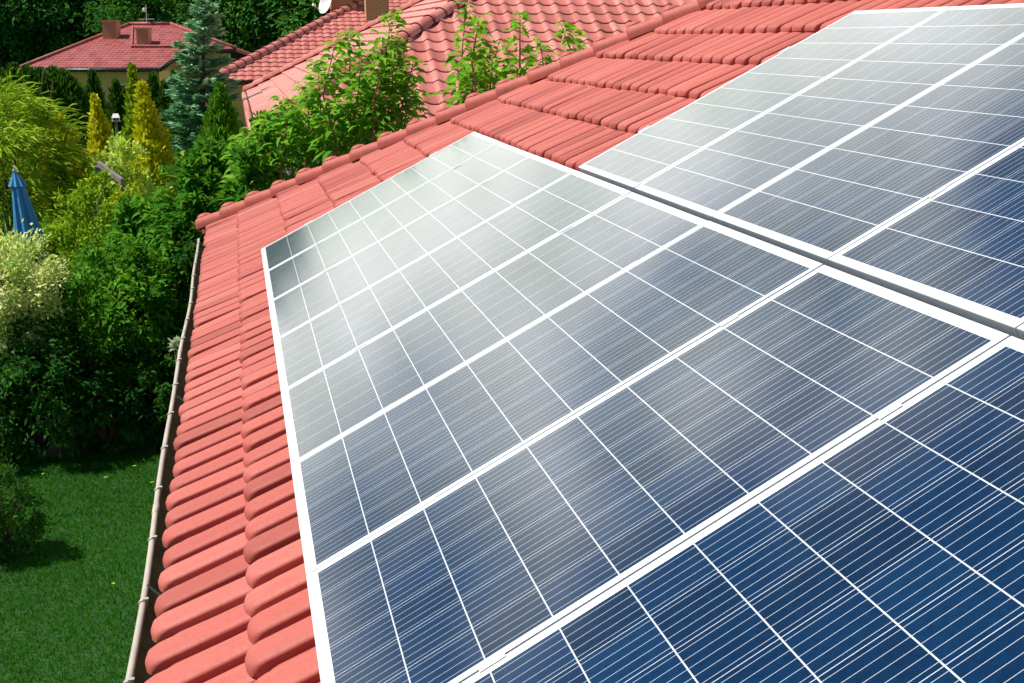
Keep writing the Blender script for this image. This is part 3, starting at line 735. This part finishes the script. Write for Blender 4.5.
m = MB(); z0 = np.array(dr.location); m.tube([dp - fc * .12 - z0, dp - fc * .25 - (0, 0, .1) - z0, np.array([.45, .2, -.45])], .025, 6); m.tube([dp - a2 * .40 - z0, dp + fc * .45 - a2 * .30 - z0], .015, 6); m.build('arm', M['steel'], dr)
m = MB(); q = dp + fc * .45 - a2 * .28; m.tube([q - fc * .02 - z0, q + fc * .10 - z0], .05, 8); m.build('receiver', M['white'], dr)

# ------------------------------------------------------------------ woods behind
def tree_mesh(seed, R, Hc, n, L):
    rng = np.random.default_rng(seed); p, out, ct, cc = clumps(rng, n, 120, (R, R, Hc), .26 * R, -.8, .8)
    ax = unit(out + rng.normal(size=p.shape) * .6); nr = unit(out * .6 + (0, 0, .8) + rng.normal(size=p.shape) * .4)
    return leaf_mesh('crown', p, ax, nr, L * rng.uniform(.6, 1.3, n), L * .55 * rng.uniform(.7, 1.2, n), .2, .42 + ct + rng.normal(0, .18, n)), cc
protos = [tree_mesh(s, 5.5, 5.2, 15000, .36) for s in (1, 2, 3)]
trunk_me = MB().tube([(0, 0, 0), (.1, 0, 3), (0, .1, 6), (0, 0, 9)], [.4, .3, .22, .08], 8).mesh('trunk')
rng = random.Random(8)
spots = []
for row, (D, stepx, hh_) in enumerate(((112, 48, 6.8), (122, 54, 8.8), (134, 60, 10.6))):
    x = -70 + row * 22
    while x < 470: spots.append((x + rng.uniform(-10, 10), D + rng.uniform(-4, 4), hh_ + rng.uniform(-1.2, 1.2))); x += stepx
for x in (250, 285, 320, 350): spots.append((x, 104 + rng.uniform(-2, 3), 6.5 + rng.uniform(-.6, .8)))
spots += [(48, 142, 14.5), (84, 145, 15.5)]
for i, (x, D, z) in enumerate(spots):
    g = gpos(x, D); k = rng.uniform(.8, 1.12) * (1.0 if D > 90 else .72)
    r = empty('tree', g, 'dense dark green tree in the woods behind the red roofs', 'tree', 'trees of the wood behind the houses')
    c = link('crown', protos[i % 3][0], L_['wood'], r); c.location = (0, 0, z); c.scale = (k, k, k * rng.uniform(.95, 1.3)); c.rotation_euler = (0, 0, rng.uniform(0, 6.28))
    t_ = link('trunk', trunk_me, M['bark'], r); t_.scale = (1, 1, z / 9)

# dark thuja row
rng = random.Random(4)
for i, (px, pt, wd) in enumerate(((-6, 67, 32), (8, 65, 32), (21, 68, 32), (34, 63, 32), (47, 65, 32), (60, 67, 32), (72, 66, 32), (83, 69, 32), (101, 69, 14), (123, 79, 11), (132, 86, 9), (160, 72, 10), (171, 80, 12), (182, 70, 12))):
    far = px > 95
    conifer('thuja', ('dark green cone of the thuja row in front of the yellow wall' if far else 'dark thuja in the tight leaning row on the left'), 'conifer', px, 44 + rng.uniform(-.6, .6) + (4 if far else 0), pt, wd, 'thuja', 2600 if far else 5200, .42, .10, 40 + i,
            'dark thuja row in front of the far house' if not far else 'dark cones in front of the yellow wall', lean=-.35 if not far else 0, shape=.45 if far else .22, up=1.4, ragged=.06)
# golden conifers
conifer('golden_conifer', 'small orange golden upright conifer, leftmost of the golden ones', 'conifer', 112, 33, 93, 34, 'orange', 2600, .20, .085, 71, 'golden conifers', lean=-.28, shape=.9, ragged=.24, tbias=.5, up=.7)
conifer('golden_conifer', 'tall narrow yellow green conifer touching the left of the brightest golden one', 'conifer', 146, 33.5, 62, 30, 'ygreen', 3200, .22, .085, 72, 'golden conifers', lean=-.15, shape=.75, ragged=.16, tbias=.55, up=.9)
conifer('golden_conifer', 'bright golden conical conifer between the yellow green one and the blue spruce', 'conifer', 161, 31.5, 80, 50, 'gold', 4600, .22, .09, 73, 'golden conifers', lean=-.30, shape=1.0, ragged=.20, tbias=.5, up=.7)
conifer('conifer', 'upright fresh green conifer in front of the neighbouring pink roof', 'conifer', 225, 19.5, 82, 74, 'column', 12000, .16, .05, 75, lean=0., shape=.42, ragged=.08, tbias=.5, up=1.0)

# blue spruce
def spruce(px, D, ptop, wpx):
    rng = np.random.default_rng(21); g = gpos(px, D); zt = zpix(px, ptop, D); R = wpx * D / FPX / 2
    root = empty('blue_spruce', g, 'tall blue grey spruce with layered branches between the two red roofs', 'spruce')
    Pn, A, T = [], [], []; mb = MB(); lean = RH * .45
    mb.tube([np.zeros(3), lean * .5 + (0, 0, zt * .5), lean + (0, 0, zt * .98)], [.14, .08, .012], 7)
    nl = 22
    for li in range(nl):
        h = li / nl; z = .35 + h * (zt - .35); Rl = R * (1 - h) ** .75 * rng.uniform(.85, 1.2) + .08
        nb = 8 if h < .7 else 5; c0 = lean * h
        for bi in range(nb):
            a = bi * 2 * math.pi / nb + li * .7 + rng.uniform(-.25, .25); d = np.array([math.cos(a), math.sin(a), 0]); Lb = Rl * rng.uniform(.72, 1.15)
            q = np.linspace(0, 1, 8)[:, None]; rise = -.16 + .55 * h
            pts = c0 + (0, 0, z + rng.normal(0, .09)) + d * q * Lb + np.array([0, 0, 1.]) * (rise * q * Lb - .10 * np.sin(q * 3.1) * Lb)
            mb.tube(pts[::2], [.014, .011, .008, .004], 4, False)
            m_ = int(60 + 190 * Lb)
            t = rng.random(m_) ** .7; i0 = np.clip((t * 7).astype(int), 0, 6); base = pts[i0] + (pts[i0 + 1] - pts[i0]) * (t * 7 - i0)[:, None]
            side = np.cross(d, (0, 0, 1)); sgn = rng.choice([-1, 1], m_)[:, None]
            ax = unit(d * .8 + side * sgn * rng.uniform(.2, 1, m_)[:, None] + np.array([0, 0, 1.]) * rng.uniform(-.2, .45, m_)[:, None])
            Pn.append(base + rng.normal(size=base.shape) * .02); A.append(ax); T.append(.40 + .25 * t + rng.normal(0, .16, m_))
    Pn, A, T = np.concatenate(Pn), np.concatenate(A), np.concatenate(T); n = len(Pn)
    link('foliage', blade_mesh('foliage', Pn, A, unit(np.cross(A, rng.normal(size=A.shape))),   .19 * rng.uniform(.6, 1.3, n), .045 * rng.uniform(.7, 1.3, n), T, .05), L_['spruce'], root)
    mb.build('trunk', M['bark'], root)
spruce(197, 34, -2, 92)

# ------------------------------------------------------------------ shrubs of the garden
def weeping(px, D, ptop, wpx, seed):
    rng = np.random.default_rng(seed); g = gpos(px, D); zt = zpix(px, ptop, D); R = wpx * D / FPX / 2
    root = empty('thread_cypress', g, 'large feathery yellow green cypress above the blue parasol', 'shrub')
    n = 9000; p, out, ct, cc = clumps(rng, n, 110, (R, R, zt * .62), .30 * R, -.4, .85)
    p[:, 2] += zt * .40; p[:, 2] = np.maximum(p[:, 2], .1)
    ax = unit(out * np.array([1, 1, .5]) + RH * .45 + rng.normal(size=p.shape) * .22 + np.array([0, 0, .12]))
    link('foliage', blade_mesh('foliage', p, ax, unit(np.cross(ax, rng.normal(size=p.shape))), .30 * rng.uniform(.6, 1.4, n), .028, .45 + ct + rng.normal(0, .18, n), .38), L_['thread'], root)
    mb = MB(); stems(mb, np.zeros(3), [c * .8 + (0, 0, zt * .4) for c in cc[:12]], .06); 
    for q in ((.55, .15, 1.17), (.75, .0, 1.10), (.2, .2, 1.12), (1.0, -.1, .86)):
        tpp = RH * q[0] * R + FH * q[1] + np.array([0, 0, zt * q[2]]); mb.tube([tpp * .8, tpp], [.016, .006], 5)
    mb.build('stem', M['bark'], root, True)
weeping(16, 26, 100, 122, 31)
bush('juniper_bush', 'golden tipped juniper bush right of the feathery cypress', 'shrub', 62, 26, 117, 44, 'gold', 2600, .13, .045, 32, nc=50, rc=.32, up=.6, tbias=.38)
bush('variegated_shrub', 'pale lime shrub below the golden conifers', 'shrub', 116, 27, 138, 84, 'lime', 5200, .12, .055, 33, nc=80, rc=.26, tbias=.55, zb=.2)
bush('globe_thuja', 'rounded yellow green bush right of the blue parasol', 'shrub', 96, 22.5, 176, 98, 'ygreen', 6000, .11, .045, 34, nc=90, rc=.24, tbias=.48, up=.5)
bush('globe_thuja', 'dull olive green bush directly behind the blue parasol', 'shrub', 30, 27.5, 168, 76, 'ygreen', 3200, .13, .05, 35, nc=60, rc=.28, tbias=.25)
bush('variegated_shrub', 'cream leaved shrub at the left edge under the blue parasol', 'shrub', 0, 15.3, 237, 124, 'cream', 13000, .066, .031, 36, nc=110, rc=.24, tbias=.52, zb=1.1)
bush('hedge_shrub', 'dense dark hedge shrub beneath the cream leaved shrub', 'shrub', 22, 15.0, 322, 150, 'hedge', 9000, .085, .036, 37, nc=150, rc=.19, droop=.3, surf=.8, up=.05, group='dark hedge along the lawn')
bush('hedge_shrub', 'tall dense hedge shrub with yellow green top beside the gutter', 'shrub', 118, 16.0, 244, 150, 'hedgetop', 13000, .105, .042, 38, nc=190, rc=.17, droop=.3, surf=.85, up=.05, group='dark hedge along the lawn', tbias=.42)
bush('hedge_shrub', 'low dark hedge foot at the back edge of the lawn', 'shrub', 92, 15.3, 340, 230, 'hedge', 9000, .085, .034, 39, nc=150, rc=.2, droop=.3, up=.0, depth=.35, group='dark hedge along the lawn')
bush('hedge_shrub', 'shaded hedge shrub behind the far gutter end', 'shrub', 190, 16.4, 232, 110, 'hedge', 6500, .10, .038, 40, nc=100, rc=.28, droop=.3, tbias=.5, group='dark hedge along the lawn')
bush('ball_shrub', 'small dark clipped shrub standing on the lawn at the left edge', 'shrub', -24, 11.9, 470, 84, 'hedge', 7000, .045, .018, 41, nc=70, rc=.24, tbias=.4)
bush('flowering_plant', 'small white flowering plant against the dark hedge beside the gutter', 'plant', 170, 15.0, 343, 12, 'white', 60, .10, .03, 47, nc=8, rc=.5, up=.8, zb=1.2, part='flower')
# long leaved trees behind the house corner
bush('leafy_tree', 'bushy green tree with long leaves behind the far corner of the roof', 'tree', 150, 18.2, 196, 110, 'peach', 6500, .21, .056, 42, nc=110, rc=.2, droop=.35, group='long leaved trees behind the roof', tbias=.5)
bush('leafy_tree', 'bushy green tree with long leaves left of the tall shoots', 'tree', 215, 17.0, 146, 120, 'peach', 9000, .20, .053, 43, nc=140, rc=.19, droop=.35, group='long leaved trees behind the roof', tbias=.45)
bush('leafy_tree', 'dark green leafy tree in front of the pink side roof slope', 'tree', 282, 16.4, 116, 104, 'peach', 8000, .19, .052, 44, nc=110, rc=.2, droop=.35, group='long leaved trees behind the roof', tbias=.35)

bush('leafy_tree', 'low leafy tree filling the corner under the yellow tipped shoots', 'tree', 262, 15.4, 142, 74, 'peach', 4500, .18, .05, 48, nc=80, rc=.22, droop=.35, group='long leaved trees behind the roof', tbias=.55)

def shoots(label, D, sh, seed, dens=1.0, name='young_tree', mat='shoot', low=None):
    """tree seen as upright shoots: (px at foot, py foot, px tip, py tip, leaf spread px)"""
    rng = np.random.default_rng(seed); mx_ = np.mean([s[0] for s in sh]); g = gpos(mx_, D)
    root = empty(name, g, label, 'tree', 'young trees with leafy shoots behind the hip')
    mb = MB(); P, A, T, LL = [], [], [], []
    for (x0, y0, x1, y1, sp) in sh:
        dd = D + rng.uniform(-.5, .5); a, b_ = at(x0, y0, dd) - g, at(x1, y1, dd + rng.uniform(-.3, .3)) - g
        mid = (a + b_) / 2 + RH * rng.normal(0, .06); pts = [np.array([a[0] * .3, a[1] * .3, .0]), a, a * .6 + mid * .4, mid, b_]
        mb.tube(pts, [.045, .016, .013, .010, .004], 6)
        ln = np.linalg.norm(b_ - a); nn = int(ln * 62 * dens * (sp / 26) ** .6); s_ = sp * dd / FPX
        q = rng.random(nn) ** .9; c = np.where(q[:, None] < .5, a + (mid - a) * q[:, None] * 2, mid + (b_ - mid) * (q[:, None] - .5) * 2)
        th = rng.uniform(0, 6.283, nn); o_ = np.stack([np.cos(th), np.sin(th), 0 * th], 1); wid = (1 - q ** 2.2 * .75) * s_
        P.append(c + o_ * (wid * rng.uniform(.0, 1., nn) ** 1.2)[:, None] + rng.normal(size=c.shape) * .02); A.append(unit(o_ + np.array([0, 0, .25]) + rng.normal(size=c.shape) * .3)); T.append(.34 + .30 * q + rng.normal(0, .16, nn)); LL.append(.18 - .055 * q)
    P, A, T, LL = (np.concatenate(z) for z in (P, A, T, LL)); n = len(P)
    nr = unit(np.array([0, 0, 1.]) + rng.normal(size=P.shape) * .45)
    link('foliage', leaf_mesh('foliage', P, A, nr, LL * rng.uniform(.7, 1.3, n), LL * .44 * rng.uniform(.8, 1.2, n), .45, T), L_[mat], root)
    mb.build('stem', M['twig'], root, True)
shoots('young tree with tall leafy shoots, the big clump in front of the pink roof', 15.6,
       [(322, 150, 318, 62, 16), (338, 150, 336, 40, 20), (352, 150, 350, 30, 18), (375, 140, 392, 14, 20), (384, 140, 396, 40, 24), (404, 135, 402, 76, 22), (362, 150, 372, 88, 24), (330, 160, 345, 100, 26), (392, 140, 414, 60, 18), (372, 145, 382, 58, 22), (310, 158, 306, 84, 18), (344, 150, 362, 52, 18)], 51, 2.7)
shoots('young tree with bright thin shoots, right clump just above the hip caps', 14.6,
       [(458, 112, 466, 4, 13), (478, 108, 480, 14, 13), (497, 100, 500, 40, 17), (520, 92, 520, 14, 11), (536, 90, 540, 40, 14), (556, 85, 560, 22, 9), (574, 78, 572, 26, 8), (470, 112, 474, 62, 20), (488, 106, 492, 60, 20), (512, 98, 510, 60, 18)], 52, 2.2)
shoots('young shrub with yellowish tips low in front of the side slope', 15.8,
       [(280, 165, 284, 98, 17), (292, 165, 296, 108, 17), (306, 160, 303, 120, 18), (268, 170, 266, 118, 20), (254, 175, 252, 128, 20), (314, 160, 318, 112, 20)], 53, 2.8)

# ------------------------------------------------------------------ parasol, plank, lamp
pb = gpos(27, 21.5); ptop = zpix(17, 171, 21.5)
par = empty('parasol', pb, 'closed blue garden parasol standing among the shrubs', 'parasol')
lean = RH * -.16
zb_, zt_ = ptop - 1.15, ptop
def ax_(z): return lean * (z - zb_) / (zt_ - zb_)
def can(z0, z1, r0, r1, folds, steps, off):
    b = MB(); seg = 48; vs = []
    for i in range(steps + 1):
        t = i / steps; z = z0 + (z1 - z0) * t; r = r0 + (r1 - r0) * t; c = ax_(z)
        for j in range(seg):
            th = 2 * math.pi * j / seg; k = 1 + .24 * math.cos(folds * th + off) * (1 - .5 * t) + .06 * math.sin(3 * th + 2 * t)
            vs.append(c + np.array([r * k * math.cos(th), r * k * math.sin(th), z]))
    fs = [(i*seg+j, i*seg+(j+1) % seg, (i+1)*seg+(j+1) % seg, (i+1)*seg+j) for i in range(steps) for j in range(seg)]
    b.add(vs, fs); return b
can(zb_, zt_ - .20, .19, .08, 8, 14, 0).build('canopy', M['blue'], par, True)
can(zt_ - .235, zt_ - .02, .115, .03, 8, 5, .4).build('vent', M['blue'], par, True)
b = MB(); b.tube([ax_(0) * 0, ax_(zb_), ax_(zt_ - .01)], .022, 8); b.build('pole', M['steel'], par, True)
b = MB(); b.lathe(tuple(ax_(zt_) + (0, 0, zt_ - .03)), [(.02, 0), (.035, .02), (.03, .05), (.015, .065), (.02, .085), (0, .11)], 10); b.build('finial', M['steel'], par, True)
b = MB(); b.lathe((0, 0, 0), [(.28, 0), (.28, .06), (.06, .09), (.03, .3)], 16); b.build('base', M['steel'], par, True)
pa, pc = at(97, 164, 24.6), at(121, 182, 24.2)
sw = empty('wooden_arbour', ((pa[0] + pc[0]) / 2, (pa[1] + pc[1]) / 2, 0), 'weathered grey wooden beam slanting under the pale lime shrub', 'arbour')
z0 = np.array(sw.location); b = MB(); d = pc - pa; b.frame_box(pa - z0 - (0, 0, .05), d, FH * .14, (0, 0, .10)); b.build('beam', M['greywood'], sw, bevel=.006)
for q in (pa, pc):
    b = MB(); r_ = q - z0; b.box(r_[0] - .05, r_[1] + .02, 0, r_[0] + .05, r_[1] + .12, r_[2] - .05); b.build('post', M['greywood'], sw, bevel=.006)
lp = gpos(121, 40); lz = zpix(121, 117, 40)
gl = empty('bird_table', lp, 'small white bird table against the dark thujas', 'bird table')
b = MB(); b.tube([(0, 0, 0), (0, 0, lz - .1)], .03, 8); b.build('post', M['greywood'], gl)
b = MB(); b.box(-.13, -.11, lz - .14, .13, .11, lz - .11); b.build('tray', M['greywood'], gl, bevel=.005)
b = MB(); b.add([(-.11, -.09, lz - .02), (.11, -.09, lz - .02), (.11, .09, lz - .02), (-.11, .09, lz - .02), (-.07, 0, lz + .10), (.07, 0, lz + .10)], [(0, 1, 5, 4), (2, 3, 4, 5), (0, 4, 3), (1, 2, 5), (0, 3, 2, 1)]); b.build('roof', M['white'], gl)
b = MB(); [b.tube([(sx * .09, sy * .07, lz - .12), (sx * .09, sy * .07, lz)], .012, 6) for sx in (-1, 1) for sy in (-1, 1)]; b.build('support', M['white'], gl)

# ------------------------------------------------------------------ grass blades on the part of the lawn in view
rng = np.random.default_rng(77); n = 230000
base = np.stack([rng.uniform(-6.5, -.14, n), rng.uniform(-3.6, 6.5, n), np.zeros(n)], 1)
axg = unit(np.array([0, 0, 1.]) + rng.normal(size=(n, 3)) * .38)
patch = .5 + .25 * np.sin(base[:, 0] * 2.2 + base[:, 1] * 1.3) * np.sin(base[:, 1] * 1.9 - base[:, 0])
me = blade_mesh('grass', base, axg, unit(np.cross(axg, rng.normal(size=(n, 3)))), rng.uniform(.03, .065, n), .007, patch * .5 + rng.normal(.05, .10, n), .25)
tag(link('grass', me, L_['grass']), 'short green grass of the shaded lawn', 'grass', kind='stuff')
rr = random.Random(2)
for (px, py) in ((77, 470), (132, 471), (150, 488), (104, 483), (112, 589), (44, 478)):
    dr_ = ray(px, py); q = CAM + dr_ * (-CAM[2] / dr_[2]); a = rr.uniform(0, 6.28)
    me = leaf_mesh('fallen_leaf', np.array([[0, 0, .055]]), np.array([[math.cos(a), math.sin(a), .15]]), np.array([[0, 0, 1.]]), .055, .026, .1, np.array([.35]))
    o = link('fallen_leaf', me, L_['lime']); o.location = (q[0], q[1], 0)
    tag(o, 'pale fallen leaf lying on the lawn', 'leaf', 'fallen leaves on the lawn')
